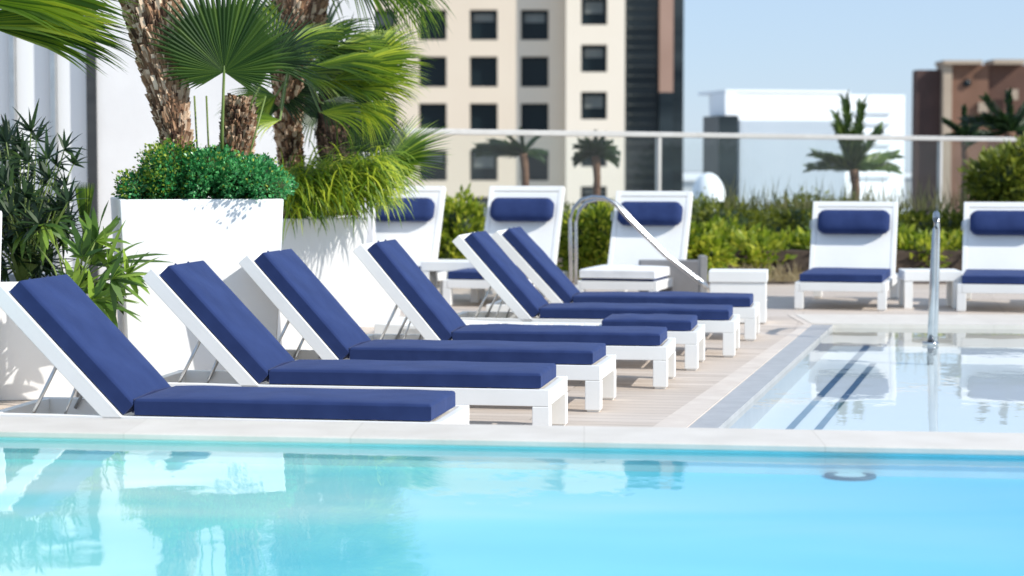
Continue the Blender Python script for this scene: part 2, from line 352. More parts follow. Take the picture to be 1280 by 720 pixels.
def lounger(label, group, seat=1.35, back=.78, ang=46, W=.57, full=True, seed=0, pillow=False, headlen=.66, seatpad=True, near=.014, far=.12):
    """origin at the near side of the fold, on the ground; +x towards the foot, +y across"""
    t = thing('sun_lounger', label, 'sun lounger', group=group); 
    y0, y1 = -near, W+far; xe = seat+.045; xh = -headlen
    f = MB()
    f.box(xh, xe, y0, y0+.045, MB_Z-.09, MB_Z-.003); f.box(xh, xe, y1-.045, y1, MB_Z-.09, MB_Z-.003)
    f.box(xe-.04, xe+.001, y0+.046, y1-.046, MB_Z-.088, MB_Z-.005); f.box(xh-.001, xh+.05, y0+.046, y1-.046, MB_Z-.088, MB_Z-.005)
    f.build('frame', M_white, t, bevel=.004)
    d = MB(); n = 12
    for i in range(n):
        x = .03+i*(seat-.06)/n; d.box(x, x+(seat-.06)/n-.02, y0+.046, y1-.046, MB_Z-.026, MB_Z-.006)
    d.build('seat_slats', M_white, t)
    for x in (xe-.088, xh+.02):
        for y in (y0-.002, y1-.083):
            l = MB(); l.box(x, x+.09, y, y+.085, 0.012, MB_Z-.0915); l.box(x+.01, x+.08, y+.01, y+.075, 0, .012)
            l.build('leg', M_white, t, bevel=.004)
    A = Matrix.Translation((0, 0, MB_Z)) @ Matrix.Rotation(R(180-ang), 4, 'Y') @ Matrix.Scale(-1, 4, Vector((0,0,1)))
    # local x along the back (up), local z = normal toward the seat side
    def tf(m):
        m.v = [tuple(A @ Vector(v)) for v in m.v]; m.f = [q[::-1] for q in m.f]; return m
    A = Matrix.Translation((0, 0, MB_Z)) @ Matrix(((-math.cos(R(ang)),0,math.sin(R(ang)),0),(0,1,0,0),(math.sin(R(ang)),0,math.cos(R(ang)),0),(0,0,0,1)))
    tl = back+(.05 if not pillow else .10); b = MB()
    b.box(-.02, tl, y0, y0+.05, -.078, -.004); b.box(-.02, tl, y1-.05, y1, -.078, -.004); b.box(tl-.06, tl+.001, y0+.051, y1-.051, -.076, -.006)
    n = 1 if pillow else 7
    for i in range(n):
        x = .03+i*(tl-.1)/n; b.box(x, x+(tl-.1)/n-(.02 if not pillow else 0), y0+.051, y1-.051, -.030, -.008)
    tf(b).build('backrest', M_white, t, bevel=.004)
    if full:
        bm_ = mattress(back, W, .082, .0, seed=seed+5)
        tf(bm_).build('back_cushion', M_navy, t)
        # tie ribbons at the head end
        for yy in (.24*W, .62*W):
            h = MB(); h.tube([(back-.002, yy, .05), (back+.012, yy+.03, .058), (back+.004, yy+.06, .05), (back+.012, yy+.085, .035)], .006, 6)
            tf(h).build('tie', M_piping, t)
    if seatpad:
        x0 = .055 if full else 0.0
        mm = mattress(seat-x0, W, .078, x0, seed=seed)
        mm.v = [(x, y, z+MB_Z) for x, y, z in mm.v]; o = mm.build('seat_cushion', M_navy, t)
    if full:
        g = MB(); g.tube([(.045, .01, MB_Z+.012), (.05, .01, MB_Z+.068), (.052, W/2, MB_Z+.080), (.05, W-.01, MB_Z+.068)], .006, 6); g.build('piping', M_piping, t)
    if pillow:
        p = MB(); nn = 20; K = 14; vs = []
        for i in range(nn+1):
            u = i/nn; s_ = .80+.20*min(1, math.sin(math.pi*u)*3.5)
            if i in (0, nn): s_ = .62
            for k in range(K):
                a = 2*math.pi*k/K; ca, sa = math.cos(a), math.sin(a)
                e_ = lambda q: math.copysign(abs(q)**.58, q)
                vs.append((back*.77+.130*s_*e_(ca), .03+(W-.06)*u, (.062)+.066*s_*e_(sa)))
        fs = [(i*K+k, i*K+(k+1) % K, (i+1)*K+(k+1) % K, (i+1)*K+k) for i in range(nn) for k in range(K)]
        fs += [tuple(range(K-1, -1, -1)), tuple(nn*K+k for k in range(K))]
        p.add(vs, fs, True); tf(p).build('pillow', M_navy, t)
        s = MB(); s.tube([(back*.80, y0-.006, .05), (back*.80-.08, y0-.012, .0), (back*.80-.03, y0-.004, -.04)], .007, 6); tf(s).build('strap', M_alu, t)
    # prop rods
    ca, sa = math.cos(R(ang)), math.sin(R(ang))
    if ang > 10:
        for yy in (y0+.055, y1-.06):
            px, pz = -ca*.40-sa*.05, MB_Z+sa*.40-ca*.05
            s = MB(); s.tube([(px, yy, pz), (px-.16, yy, MB_Z-.05)], .009, 8); s.tube([(px+.13*ca/1., yy, pz-.13*sa), (px-.0, yy, MB_Z-.05)], .006, 8)
            s.build('prop_rod', M_alu, t)
    return t
YAW = -R(9.4)
def put(t, foot, yaw, seat=1.35):
    c, s = math.cos(yaw), math.sin(yaw); t.location = (foot.x-c*seat, foot.y-s*seat, 0); t.rotation_euler.z = yaw
GL = 'navy cushioned loungers in a row along the deck'
SEATS = [1.44, 1.49, 1.49, 1.39, 1.40, 1.46, 1.49]
rows = [((539,527), 0, 46, 'nearest navy cushioned white lounger, directly behind the front pool coping'),
        ((676,486), .2, 46.5, 'second nearest navy lounger, its raised back before the middle of the big planter'),
        ((741,456), -.8, 48, 'third nearest navy lounger, its back hiding the right corner of the big white planter'),
        ((825,432.5), .5, 50, 'fourth navy lounger in the row, its back before the far white planter'),
        ((864,414), 0, 0, 'lounger with only its navy foot end showing, between the fourth and sixth in the row'),
        ((911,400.6), .3, 48.5, 'sixth navy lounger, second farthest of the side-on row, raised back close before the last one'),
        ((937.5,384), 0, 47, 'farthest navy lounger of the side-on row, next to the white cube table')]
for i, (px, dy, ang, lab) in enumerate(rows):
    if i == 4:
        t = lounger(lab, GL, ang=2, full=False, seed=i, seatpad=False, headlen=.66, seat=SEATS[i])
        mm = mattress(.62, .57, .072, .78, seed=31); mm.v = [(x, y, z+MB_Z) for x, y, z in mm.v]; mm.build('seat_cushion', M_navy, t)
    else: t = lounger(lab, GL, ang=ang, seed=i*3+1, seat=SEATS[i])
    put(t, P(px[0], px[1], MB_Z), YAW+R(dy), SEATS[i])
GR = 'white loungers with navy head pillows facing the camera'
def rear(foot_px, foot_py, wid, yaw, ang, back, lab, seed, z=0, pad=True, towel=False):
    t = lounger(lab, GR, seat=1.25, back=back, ang=ang, W=wid, full=False, seed=seed, pillow=True, seatpad=pad, near=.04, far=.04)
    yaw = R(-90+yaw); c, s = math.cos(yaw), math.sin(yaw); p = P(foot_px, foot_py, z)
    ox, oy = 1.295, wid/2
    t.location = (p.x-(c*ox-s*oy), p.y-(s*ox+c*oy), z); t.rotation_euler.z = yaw
    if towel:
        k = mattress(1.2, wid-.01, .022, .02, seed=9); k.v = [(x, y, zz+MB_Z) for x, y, zz in k.v]; k.build('seat_cushion', M_navy, t)
        q = mattress(1.0, wid+.02, .085, .26, seed=3); q.v = [(x, y-.01, zz+MB_Z+.025) for x, y, zz in q.v]
        o = q.build('towel', M_towel); o.matrix_world = t.matrix_basis.copy(); tag(o, 'folded white towel laid over the foot of the lounger beside the handrail', 'towel')
    return t
rear(1050, 388, .80, -14, 62, .76, 'white lounger with navy pillow facing the lap pool, left of the low side table', 41)
rear(1255, 391, .80, -14, 62, .76, 'white lounger with navy pillow cut off by the right edge, right of the side table', 43)
rear(770, 386, .74, -16, 62, .88, 'white lounger with navy pillow directly behind the curved steel handrail', 45, pad=False, towel=True)
rear(603, 384, .74, -15, 64, .92, 'white lounger with navy pillow behind the raised backs of the sixth and seventh navy loungers', 47)
rear(450, 384, .74, -13, 64, .92, 'white lounger with navy pillow half hidden behind the grassy palm fronds', 49)

# side tables
def table(lab, wx, dy, h, loc, rz, slab=.10, solid=False, name='side_table'):
    t = thing(name, lab, 'side table', loc, rz, 'white side tables')
    m = MB(); m.box(-wx/2, wx/2, 0, dy, h-slab, h); m.build('tabletop', M_white, t, bevel=.006)
    if solid:
        m = MB(); m.box(-wx/2+.012, wx/2-.012, .012, dy-.012, 0.01, h-slab-.003); m.build('base', M_white, t, bevel=.004)
    else:
        for x in (-wx/2+.004, wx/2-.084):
            for y in (.004, dy-.084):
                m = MB(); m.box(x, x+.08, y, y+.08, 0, h-slab-.002); m.build('leg', M_white, t, bevel=.004)
    return t
table('white square side table between the two loungers facing the lap pool', .56, .5, .37, P(1166, 386), R(-4))
table('white cube side table at the far end of the navy lounger row', .52, .42, .47, P(922, 405), R(-8), slab=.10, solid=True)
table('white side table standing behind the fourth navy lounger', .60, .5, .42, P(562, 378), R(-8))

# ------------------------------------------------------------------ steel rails
t = thing('handrail', 'curved brushed steel handrail rising from the grey stair wall', 'handrail', P(800, 400))
Lc = t.location
def rel(p): return Vector(p)-Lc
Z1 = 19.2
pts = [(714, 352), (713, 300), (713, 275), (717, 260), (726, 250), (740, 246), (755, 247), (768, 254), (785, 273), (830, 318), (868, 347), (884, 361)]
m = MB(); m.tube([rel(D(x, y, Z1+.0)) for x, y in pts], .019, 10); m.build('tube', M_steel, t)
m = MB(); m.tube([rel(D(714+6, 356, Z1+.45))]+[rel(D(x+7, y+3, Z1+.45)) for x, y in pts[1:]], .017, 10); m.build('tube', M_steel, t)
q = P(1163, 431, WR)
t = thing('grab_rail', 'upright polished steel grab rail standing in the lap pool', 'handrail', q)
hh = D(1167, 268, q.y).z-q.z
m = MB(); m.tube([(0,0,-.16), (.012,0,.5), (.03,0,hh-.12), (.04,.03,hh-.04), (.055,.1,hh), (.125,.45,hh-.01), (.185,.72,hh-.05), (.205,.8,hh-.15), (.208,.82,.4), (.20,.84,-.16)], .027, 14); m.build('tube', M_steel, t)
m = ring(.0285, .065, .0, .02); m.v = [(x, y, z+.005) for x, y, z in m.v]; m.build('flange', M_steel, t)

# ------------------------------------------------------------------ planters
def planter(name_lab, tl, tr, base_w, Y, depth, ztop, lab, soil=True):
    """tapered square planter, top front edge from tl to tr (x), bottom centred"""
    t = thing('planter', lab, 'planter', ((tl+tr)/2, Y, 0), R(14), 'white tapered planters')
    w2 = (tr-tl)/2; b2 = base_w/2; m = MB(); th = .045; tp = (w2-b2)
    o = [(-w2, 0), (w2, 0), (w2, depth), (-w2, depth)]; bt = [(-b2, tp), (b2, tp), (b2, depth-tp), (-b2, depth-tp)]
    ii = [(-w2+th, th), (w2-th, th), (w2-th, depth-th), (-w2+th, depth-th)]
    vs = [(x, y, 0) for x, y in bt]+[(x, y, ztop) for x, y in o]+[(x, y, ztop) for x, y in ii]+[(x, y, ztop-.12) for x, y in ii]
    fs = [(3,2,1,0)]+[(i, (i+1) % 4, 4+(i+1) % 4, 4+i) for i in range(4)]+[(4+i, 4+(i+1) % 4, 8+(i+1) % 4, 8+i) for i in range(4)]+[(8+i, 8+(i+1) % 4, 12+(i+1) % 4, 12+i) for i in range(4)]
    m.add(vs, fs); m.build('body', M_planter, t, bevel=.008)
    if soil:
        s = MB(); s.add([(x, y, ztop-.07) for x, y in ii], [(0,1,2,3)]); s.build('soil', M_soil, t)
    return t
planter('', D(151, 249, 12.4).x, D(355, 249, 12.4).x, .86, 12.4, 1.0, D(300, 249, 12.4).z, 'big white tapered planter topped with a clipped green shrub and palm trunks')
planter('', D(340, 273, 15.4).x, D(461, 273, 15.4).x, .56, 15.4, .8, D(400, 273, 15.4).z, 'white planter spilling lime green grassy fronds, right of the big planter')
planter('', D(-150, 352, 12.3).x, D(112, 352, 12.3).x, 1.05, 12.3, 1.0, .72, 'low white planter behind the nearest lounger, holding the dark leafy plants')
planter('', D(-120, 265, 11.9).x, D(9, 265, 11.9).x, .5, 11.75, .45, D(0, 265, 11.9).z, 'tall white planter cut off by the left edge of the picture')
planter('', D(440, 322, 18.0).x, D(506, 322, 18.0).x, .38, 18.0, .5, D(440, 322, 18).z, 'small plain white planter half hidden behind the back of the fourth lounger')

# ------------------------------------------------------------------ left building
t = thing('pool_house', 'white rendered building with tall glazed doors behind the planters', 'building', (-4, 21.5, 0))
yW = 0
wl = D(122, 200, 21.5).x+4; wr = D(466, 200, 21.5).x+4
m = MB(); m.box(wl, wr, 0, .35, 0, 7.0); m.box(-5, wl-.001, 0.0, .35, 3.3, 7.0); m.build('wall', M_plaster, t)
M_glass, n_, b_, l_ = newmat('reflective_glass'); b_.inputs['Base Color'].default_value = (.93,.93,.92,1); b_.inputs['Roughness'].default_value = .12; b_.inputs['Metallic'].default_value = 0; b_.inputs['Specular IOR Level'].default_value = .7
M_dk = noisy('dark_metal_frame', (.03,.032,.034), (.05,.052,.052), 6, .45)
xs_ = [wl-.07]
x = wl-.04; k = 0
fr = MB()
edges = [wl-.0, wl-.42, wl-.84, wl-1.7, wl-2.6, wl-3.4]
for i in range(len(edges)-1):
    r_, l_x = edges[i], edges[i+1]
    d = MB(); d.box(r_-(.10 if i == 0 else .05), r_, -.04, .10, 0, 3.29); d.box(l_x+.004, r_-.036, .02, .10, 3.2, 3.28); d.box(l_x+.004, r_-.036, .02, .10, 0, .1)
    fo = d.build('window_frame', M_dk if i in (0, 3) else M_alu, t)
    g = MB(); g.box(l_x+.004, r_-.036, .05, .06, .101, 3.199); g.build('pane', M_glass, fo)
m = MB(); m.box(-5, wl-.01, 1.6, 1.7, 0, 3.3); m.build('curtain', M_plaster, t)

# ------------------------------------------------------------------ vegetation builders
def rv(): return Vector((rnd.gauss(0,1), rnd.gauss(0,1), rnd.gauss(0,1))).normalized()
def leaf(mb, p, d, nrm, L, W, fold=.15):
    d = d.normalized(); s = d.cross(nrm)
    if s.length < 1e-3: s = d.cross(Vector((1,0,0)))
    s.normalize(); u = s.cross(d)
    mb.add([p, p+d*L*.5+s*W*.5+u*fold*W, p+d*L, p+d*L*.5-s*W*.5+u*fold*W], [(0,1,2),(0,2,3)], False)
def cloud(mb, c, r, n, L, W, shell=.55, flat=0, up=.3):
    c = Vector(c)
    for _ in range(n):
        v = rv(); q = rnd.uniform(shell, 1.0)*(1+.18*math.sin(5*v.x+3*v.y*2)+.1*rnd.gauss(0,1))
        p = c+Vector((v.x*r[0]*q, v.y*r[1]*q, v.z*r[2]*q))
        d = (v+rv()*.8+Vector((0,0,up))).normalized(); k = rnd.uniform(.6, 1.25)
        leaf(mb, p, d, rv(), L*k, W*k)
def blade(mb, p, d, nrm, L, W, droop, n=6, tipw=.04, twist=0):
    """long tapering leaf segment bending down with gravity"""
    d = d.normalized(); pts = []; q = Vector(p); vs = []; st = L/n
    for i in range(n+1):
        u = i/n; s = d.cross(nrm)
        if s.length < 1e-3: s = Vector((1,0,0))
        s.normalize(); wdt = W*(.35+.65*min(1, u*4))*(1-u)**.6 if i < n else W*tipw
        vs += [q+s*wdt*.5, q-s*wdt*.5]; q = q+d*st; d = (d+Vector((0,0,-droop/n*(.3+1.4*u)))).normalized()
    mb.add(vs, [(2*i, 2*i+1, 2*i+3, 2*i+2) for i in range(n)], True)
def fan(mb, hub, axis, nrm, Rr, spread=150, nseg=34, web=.55, droop=.5, jit=.06, fall=.18):
    """fan-palm leaf: pleated web that splits into drooping blades"""
    axis = axis.normalized(); s = axis.cross(nrm).normalized(); u = s.cross(axis).normalized(); vs = []; fs = []
    A = R(spread); hub = Vector(hub)
    for k in range(nseg):
        a0 = -A+2*A*k/nseg; a1_ = -A+2*A*(k+1)/nseg; am = (a0+a1_)/2
        L = Rr*(1-fall*(abs(am)/A)**1.6)*(1+rnd.uniform(-jit, jit)); dm = axis*math.cos(am)+s*math.sin(am)
        d0 = axis*math.cos(a0)+s*math.sin(a0); d1 = axis*math.cos(a1_)+s*math.sin(a1_); rw = L*web*rnd.uniform(.9, 1.1)
        cup = u*rw*.10
        i = len(mb.v); ridge = u*rw*.035
        V = [hub, hub+d0*rw+cup, hub+dm*rw+cup+ridge, hub+d1*rw+cup]; F_ = [(0,1,2),(0,2,3)]
        q = hub+dm*rw+cup; d = dm.copy(); sg = dm.cross(u).normalized(); hw = rw*math.sin(A/nseg)*.98; n = 5
        st = L*(1-web)/n; prev = (1, 2, 3)
        dr_ = droop*rnd.uniform(.6, 1.5)
        for j in range(1, n+1):
            d = (d+Vector((0,0,-dr_/n*(.4+j/n)))).normalized(); q = q+d*st; ww = hw*(1-j/n)**.8
            b = len(V); V += [q-sg*ww, q+ridge*(1-j/n), q+sg*ww]
            if j == 1: V[b], V[b+2] = (q-sg*ww, q+sg*ww) if (V[1]-q+sg*ww).length < (V[1]-q-sg*ww).length else (q+sg*ww, q-sg*ww); flip = V[b] != q-sg*ww
            elif flip: V[b], V[b+2] = V[b+2], V[b]
            F_ += [(prev[0], prev[1], b+1, b), (prev[1], prev[2], b+2, b+1)]; prev = (b, b+1, b+2)
        mb.add(V, F_, False)
def trunk_mesh(pts, rads, n=18):
    m = MB(); P3 = [Vector(p) for p in pts]; out = []
    for i in range(len(P3)-1):
        for k in range(8): u = k/8; out.append((P3[i].lerp(P3[i+1], u), rads[i]*(1-u)+rads[i+1]*u))
    out.append((P3[-1], rads[-1])); m.tube([o[0] for o in out], 0, n, True, [o[1]*(1+.05*math.sin(i*2.3)) for i, o in enumerate(out)])
    return m, out
def boots(out, n, L=.10, W=.07, lift=.35):
    m = MB()
    for _ in range(n):
        i = rnd.randrange(len(out)-1); u = rnd.random(); c = out[i][0].lerp(out[i+1][0], u); r = out[i][1]
        ax = (out[i+1][0]-out[i][0]).normalized(); a = rnd.uniform(0, 2*math.pi)
        s = ax.cross(Vector((0,1,0))).normalized(); b = ax.cross(s).normalized(); nr = s*math.cos(a)+b*math.sin(a); tg = nr.cross(ax).normalized()
        p = c+nr*r*.93; k = rnd.uniform(.6, 1.3); l_, w_ = L*k, W*k; d = (ax+nr*lift*rnd.uniform(.5, 1.5)+tg*rnd.uniform(-.3, .3)).normalized()
        vs = [p-tg*w_*.5, p+tg*w_*.5, p+d*l_+tg*w_*.32, p+d*l_-tg*w_*.32, p+nr*.012*k+d*l_*.35, p+d*l_*.98+nr*.02]
        m.add(vs, [(0,1,4),(1,2,4),(3,0,4),(2,5,4),(5,3,4),(2,3,5)], False)
    return m
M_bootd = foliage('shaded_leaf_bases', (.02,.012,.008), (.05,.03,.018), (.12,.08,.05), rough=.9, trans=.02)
def palm(lab, pts, rads, nboot, group='palms in the white planters', boot=(.10,.07), bm=None, lift=.3):
    base = Vector(pts[0]); t = thing('palm_tree', lab, 'palm tree', base, 0, group)
    m, out = trunk_mesh([Vector(p)-base for p in pts], rads); tr = m.build('trunk', M_bark, t)
    boots(out, nboot, *boot, lift).build('leaf_bases', bm or M_boot, tr)
    CROWN[t.name] = None
    return t, base
def xz(a, dep=0): # direction in the picture plane: a degrees from right, counter-clockwise
    return Vector((math.cos(R(a)), dep, math.sin(R(a)))).normalized()
CROWN = {}
def build_fans(t, base, lst, mat, name='crown', fall=.18):
    dflt = CROWN.get(t.name)
    m = MB(); st = MB()
    for (px, py, Y, rpx, ang, dep, nr, spread, nseg, web, droop, src) in lst:
        hub = D(px, py, Y)-base; Rr = rpx/F*Y
        fan(m, hub, xz(ang, dep), Vector(nr).normalized(), Rr, spread, nseg, web, droop, fall=fall)
        src = src or dflt
        if src:
            s = D(src[0], src[1], src[2])-base; mid = s.lerp(hub, .5)+Vector((0, 0, .04)); st.tube([s, mid, hub, hub+xz(ang, dep)*Rr*.12], .011, 6, rr=[.013, .010, .008, .003])
    c = m.build(name, mat, t)
    if st.v: st.build('leaf_stalks', M_stem, t)
    return c

# palm A: thick shaggy trunk out of the big planter
ZA = 12.75
t, base = palm('thick shaggy palm trunk leaning left out of the big planter', [D(217, 262, ZA), D(220, 180, ZA), D(207, 95, ZA), D(189, 0, ZA), D(174, -110, ZA), D(165, -190, ZA)], [.058,.066,.128,.165,.18,.15], 5200, boot=(.095,.042), lift=.2)
CROWN[t.name] = (165, -190, ZA)
L = []
for (a, dep, sp) in [(150,.3,70),(120,.5,70),(90,-.3,70),(60,.2,70),(30,-.2,70),(10,.4,70),(170,-.5,70)]:
    L.append((165+120*math.cos(R(a)), -190-120*math.sin(R(a)), ZA+dep, 150, a, dep*.4, (0,-.6,1), 75, 30, .5, .9, (165,-190,ZA)))
build_fans(t, base, L, G_palm)
build_fans(t, base, [(-75, -10, ZA-.6, 240, -6, .1, (0,-.75,1), 24, 46, .62, .25, None), (-80, 30, ZA-.5, 230, -1, .2, (0,-.6,1), 17, 36, .62, .3, None), (-60, -40, ZA-.3, 210, -12, .2, (.1,-.8,1), 24, 40, .6, .4, None)], G_lime, 'lit_frond')
build_fans(t, base, [(-30, 28, ZA-.2, 205, -12, .1, (0,-.8,1), 20, 40, .6, .35, None)], G_palm, 'drooping_frond')
# palm B: stub with the large dark fan leaf
ZB = 13.1
t, base = palm('young palm with one large dark fan leaf above the clipped shrub', [D(290, 262, ZB), D(293, 215, ZB), D(297, 170, ZB), D(300, 130, ZB)], [.085,.08,.085,.06], 2200, boot=(.06,.035))
build_fans(t, base, [(280, 90, ZB-.45, 124, 88, .02, (.15,-1,.1), 124, 58, .70, .22, (276, 240, ZB-.3))], G_fan, fall=.62)
build_fans(t, base, [(338, 78, ZB-.1, 78, 55, .2, (0,-1,.3), 90, 34, .5, .25, (292, 190, ZB))], G_dark, 'back_crown')
m = MB()
for x0, x1 in ((248,243),(262,258),(306,332)): m.tube([D(x0, 215, ZB-.2)-base, D(x1, 120, ZB-.1)-base], .006, 6)
m.build('bare_stalk', M_stem, t)
# palm C
ZC_ = 15.8
t, base = palm('tall palm with a slender shaggy trunk out of the right-hand white planter', [D(368, 285, ZC_), D(367, 230, ZC_), D(360, 160, ZC_), D(363, 90, ZC_), D(374, 20, ZC_), D(380, -120, ZC_)], [.06,.062,.075,.12,.19,.17], 3800, boot=(.07,.04))
CROWN[t.name] = (366, 70, ZC_)
build_fans(t, base, [(352, 60, ZC_-.6, 95, 10, -.1, (0,-.5,1), 60, 36, .5, .5, (372,60,ZC_)), (372, 92, ZC_-.7, 118, 4, -.3, (.1,-.8,1), 50, 40, .5, .5, (366,100,ZC_)),
   (345, 120, ZC_-.4, 80, 200, -.2, (0,-.6,1), 70, 30, .5, .5, (366,100,ZC_)), (380, 72, ZC_-.5, 110, 25, -.1, (0,-.6,1), 45, 34, .5, .9, (372,60,ZC_)),
   (360, 40, ZC_-.2, 90, 160, .2, (0,-.8,.6), 70, 30, .5, .5, None)], G_palm)
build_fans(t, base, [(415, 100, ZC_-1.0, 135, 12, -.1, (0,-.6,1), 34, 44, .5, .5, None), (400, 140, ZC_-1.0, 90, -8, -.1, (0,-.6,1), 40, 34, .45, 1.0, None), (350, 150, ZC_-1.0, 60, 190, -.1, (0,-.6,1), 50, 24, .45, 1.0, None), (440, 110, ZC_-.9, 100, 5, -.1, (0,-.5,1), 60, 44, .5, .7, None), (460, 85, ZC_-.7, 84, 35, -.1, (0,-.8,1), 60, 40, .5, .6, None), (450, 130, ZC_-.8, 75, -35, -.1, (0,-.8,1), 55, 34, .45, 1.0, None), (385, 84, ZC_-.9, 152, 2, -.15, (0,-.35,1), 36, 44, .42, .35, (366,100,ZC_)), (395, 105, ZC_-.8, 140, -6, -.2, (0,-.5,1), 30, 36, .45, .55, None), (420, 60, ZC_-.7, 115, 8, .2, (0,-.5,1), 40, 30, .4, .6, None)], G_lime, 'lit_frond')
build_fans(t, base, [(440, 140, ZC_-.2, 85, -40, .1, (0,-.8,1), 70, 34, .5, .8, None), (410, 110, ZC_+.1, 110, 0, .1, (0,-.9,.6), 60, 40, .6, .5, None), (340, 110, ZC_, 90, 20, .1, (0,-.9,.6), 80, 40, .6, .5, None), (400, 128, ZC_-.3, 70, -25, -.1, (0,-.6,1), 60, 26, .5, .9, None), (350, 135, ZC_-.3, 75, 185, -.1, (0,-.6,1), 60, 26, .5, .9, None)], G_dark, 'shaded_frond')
build_fans(t, base, [(425, -50, ZC_-.2, 165, -36, -.1, (0,-.6,1), 46, 40, .45, .9, (388,-120,ZC_)), (500, -30, ZC_-.1, 95, -55, -.1, (0,-.6,1), 50, 30, .4, .9, (388,-120,ZC_)), (470, -50, ZC_+.1, 120, -50, .1, (0,-.6,1), 45, 28, .4, 1.1, (388,-120,ZC_)), (370, -70, ZC_, 120, -80, .1, (0,-.6,1), 50, 26, .4, 1.0, (388,-120,ZC_))], G_palm, 'hanging_frond')
build_fans(t, base, [(386+120*math.cos(R(a)), -150-100*math.sin(R(a)), ZC_+d, 140, a, d*.3, (0,-.6,1), 75, 26, .5, .9, (388,-130,ZC_)) for a, d in ((150,.3),(110,-.3),(70,.4),(35,-.2))], G_palm, 'upper_crown')
# palm D
ZD = 17.2
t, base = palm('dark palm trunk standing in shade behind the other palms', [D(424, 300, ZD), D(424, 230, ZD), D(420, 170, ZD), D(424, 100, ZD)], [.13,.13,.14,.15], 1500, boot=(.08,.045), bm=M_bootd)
CROWN[t.name] = (424, 115, ZD)
build_fans(t, base, [(482, 205, ZD-1.4, 92, 18, -.1, (0,-.7,.8), 75, 44, .55, .15, (440, 235, ZD-1.2))], G_palm)
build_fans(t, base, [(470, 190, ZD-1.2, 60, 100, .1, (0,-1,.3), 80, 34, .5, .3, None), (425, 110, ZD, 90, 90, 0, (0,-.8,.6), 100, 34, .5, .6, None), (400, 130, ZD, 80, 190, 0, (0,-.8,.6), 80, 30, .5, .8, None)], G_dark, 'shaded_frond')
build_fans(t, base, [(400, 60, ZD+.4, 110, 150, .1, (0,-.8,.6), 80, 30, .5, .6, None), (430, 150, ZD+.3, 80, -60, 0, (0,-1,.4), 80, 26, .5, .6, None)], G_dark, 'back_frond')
# grassy lime fronds hanging over planter 2
t = thing('grass_clump', 'lime green grassy fronds hanging over the rim of the right-hand planter', 'plant', D(410, 262, 15.7)); base = Vector(t.location)
m = MB(); m2 = MB()
for i in range(1900):
    px = rnd.uniform(352, 478); py = 232-.16*(px-355)+rnd.uniform(-20, 26); Y = rnd.uniform(15.15, 15.75)
    d = Vector((rnd.gauss(.0, .45)+.35, rnd.uniform(-.6, .1), rnd.uniform(-.3, .35)))
    blade(m if rnd.random() < .8 else m2, D(px, py, Y)-base, d, Vector((0,-.4,1)), rnd.uniform(.16, .40), .017, rnd.uniform(1.6, 3.2), 6)
m.build('blades', G_lime, t); m2.build('shaded_blades', G_palm, t)
# clipped shrub
t = thing('clipped_shrub', 'low clipped green shrub filling the top of the big planter', 'shrub', D(255, 249, 12.85)); base = Vector(t.location)
m = MB(); my = MB(); mc = MB()
for (px, py, rx, rz) in [(180,236,28,17),(215,222,34,34),(255,222,34,30),(300,224,32,26),(335,232,28,19),(225,205,26,24),(270,210,30,22),(320,220,28,22)]:
    s = 12.8/F; c = D(px, py, 12.8)-base; k = rx*rz/700
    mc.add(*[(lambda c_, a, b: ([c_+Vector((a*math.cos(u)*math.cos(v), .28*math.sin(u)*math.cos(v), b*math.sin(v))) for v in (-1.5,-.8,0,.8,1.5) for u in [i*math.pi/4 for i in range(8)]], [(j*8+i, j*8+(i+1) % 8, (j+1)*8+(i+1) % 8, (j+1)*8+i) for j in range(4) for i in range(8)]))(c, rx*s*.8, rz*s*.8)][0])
    cloud(m, c, (rx*s, .40, rz*s), int(2300*k), .026, .018, .8)
    if px < 240: cloud(my, c+Vector((-.01,-.02,.03)), (rx*s, .40, rz*s), int(900*k), .024, .017, .92)  # yellower leaves, set more thickly on the left clumps
    else: cloud(my, c+Vector((0,0,.02)), (rx*s, .38, rz*s), int(150*k), .022, .015, .95)
m.build('leaves', G_box, t); my.build('yellow_leaves', G_boxy, t); mc.build('core', G_hedged, t)
G_finger = foliage('fresh_leaf_green', (.03,.08,.015), (.11,.22,.025), (.34,.50,.06))
# finger-leaved plants at the left
def finger_plant(lab, tips, mat, Y0, sc_=1.0, nb=9, name='leafy_plant', rootp=(60, 380)):
    root = D(rootp[0], rootp[1], Y0); t = thing(name, lab, 'plant', root, 0); m = MB(); st = MB()
    for (px, py, ang, l) in tips:
        Y = Y0+rnd.uniform(-.35, .35); p = D(px, py, Y)-root; d0 = xz(ang, rnd.uniform(-.4, .4))
        q = D(rootp[0]+(px-rootp[0])*.35+rnd.uniform(-6, 6), rootp[1]-20+(py-rootp[1])*.3, Y0)-root
        st.tube([Vector((0,0,-.05)), q, p], .006, 5, rr=[.009,.006,.004])
        for k in range(nb):
            a = (k-(nb-1)/2)/((nb-1)/2)*75+rnd.uniform(-8, 8); d = xz(ang+a, rnd.uniform(-.5, .5))
            blade(m, p, d, Vector((rnd.uniform(-.4,.4), -.5, 1)), l*rnd.uniform(.75, 1.15)*(1-.3*abs(a)/75), .026*sc_, rnd.uniform(.2, .9), 5)
    m.build('leaves', mat, t); st.build('stems', M_stem, t); return t
tp = [(rnd.uniform(-25, 92), rnd.uniform(160, 300), rnd.uniform(20, 160), rnd.uniform(.14, .22)) for _ in range(66)]
tp = [q for q in tp if q[1] > 150+max(0, q[0]-60)*1.0]
finger_plant('dark finger-leaved plant in front of the glazed doors at the left edge', tp, G_dark, 12.6, 1.25, 8, rootp=(30, 360))
tp = [(rnd.uniform(-10, 80), rnd.uniform(250, 340), rnd.uniform(-40, 220), rnd.uniform(.15, .25)) for _ in range(30)]
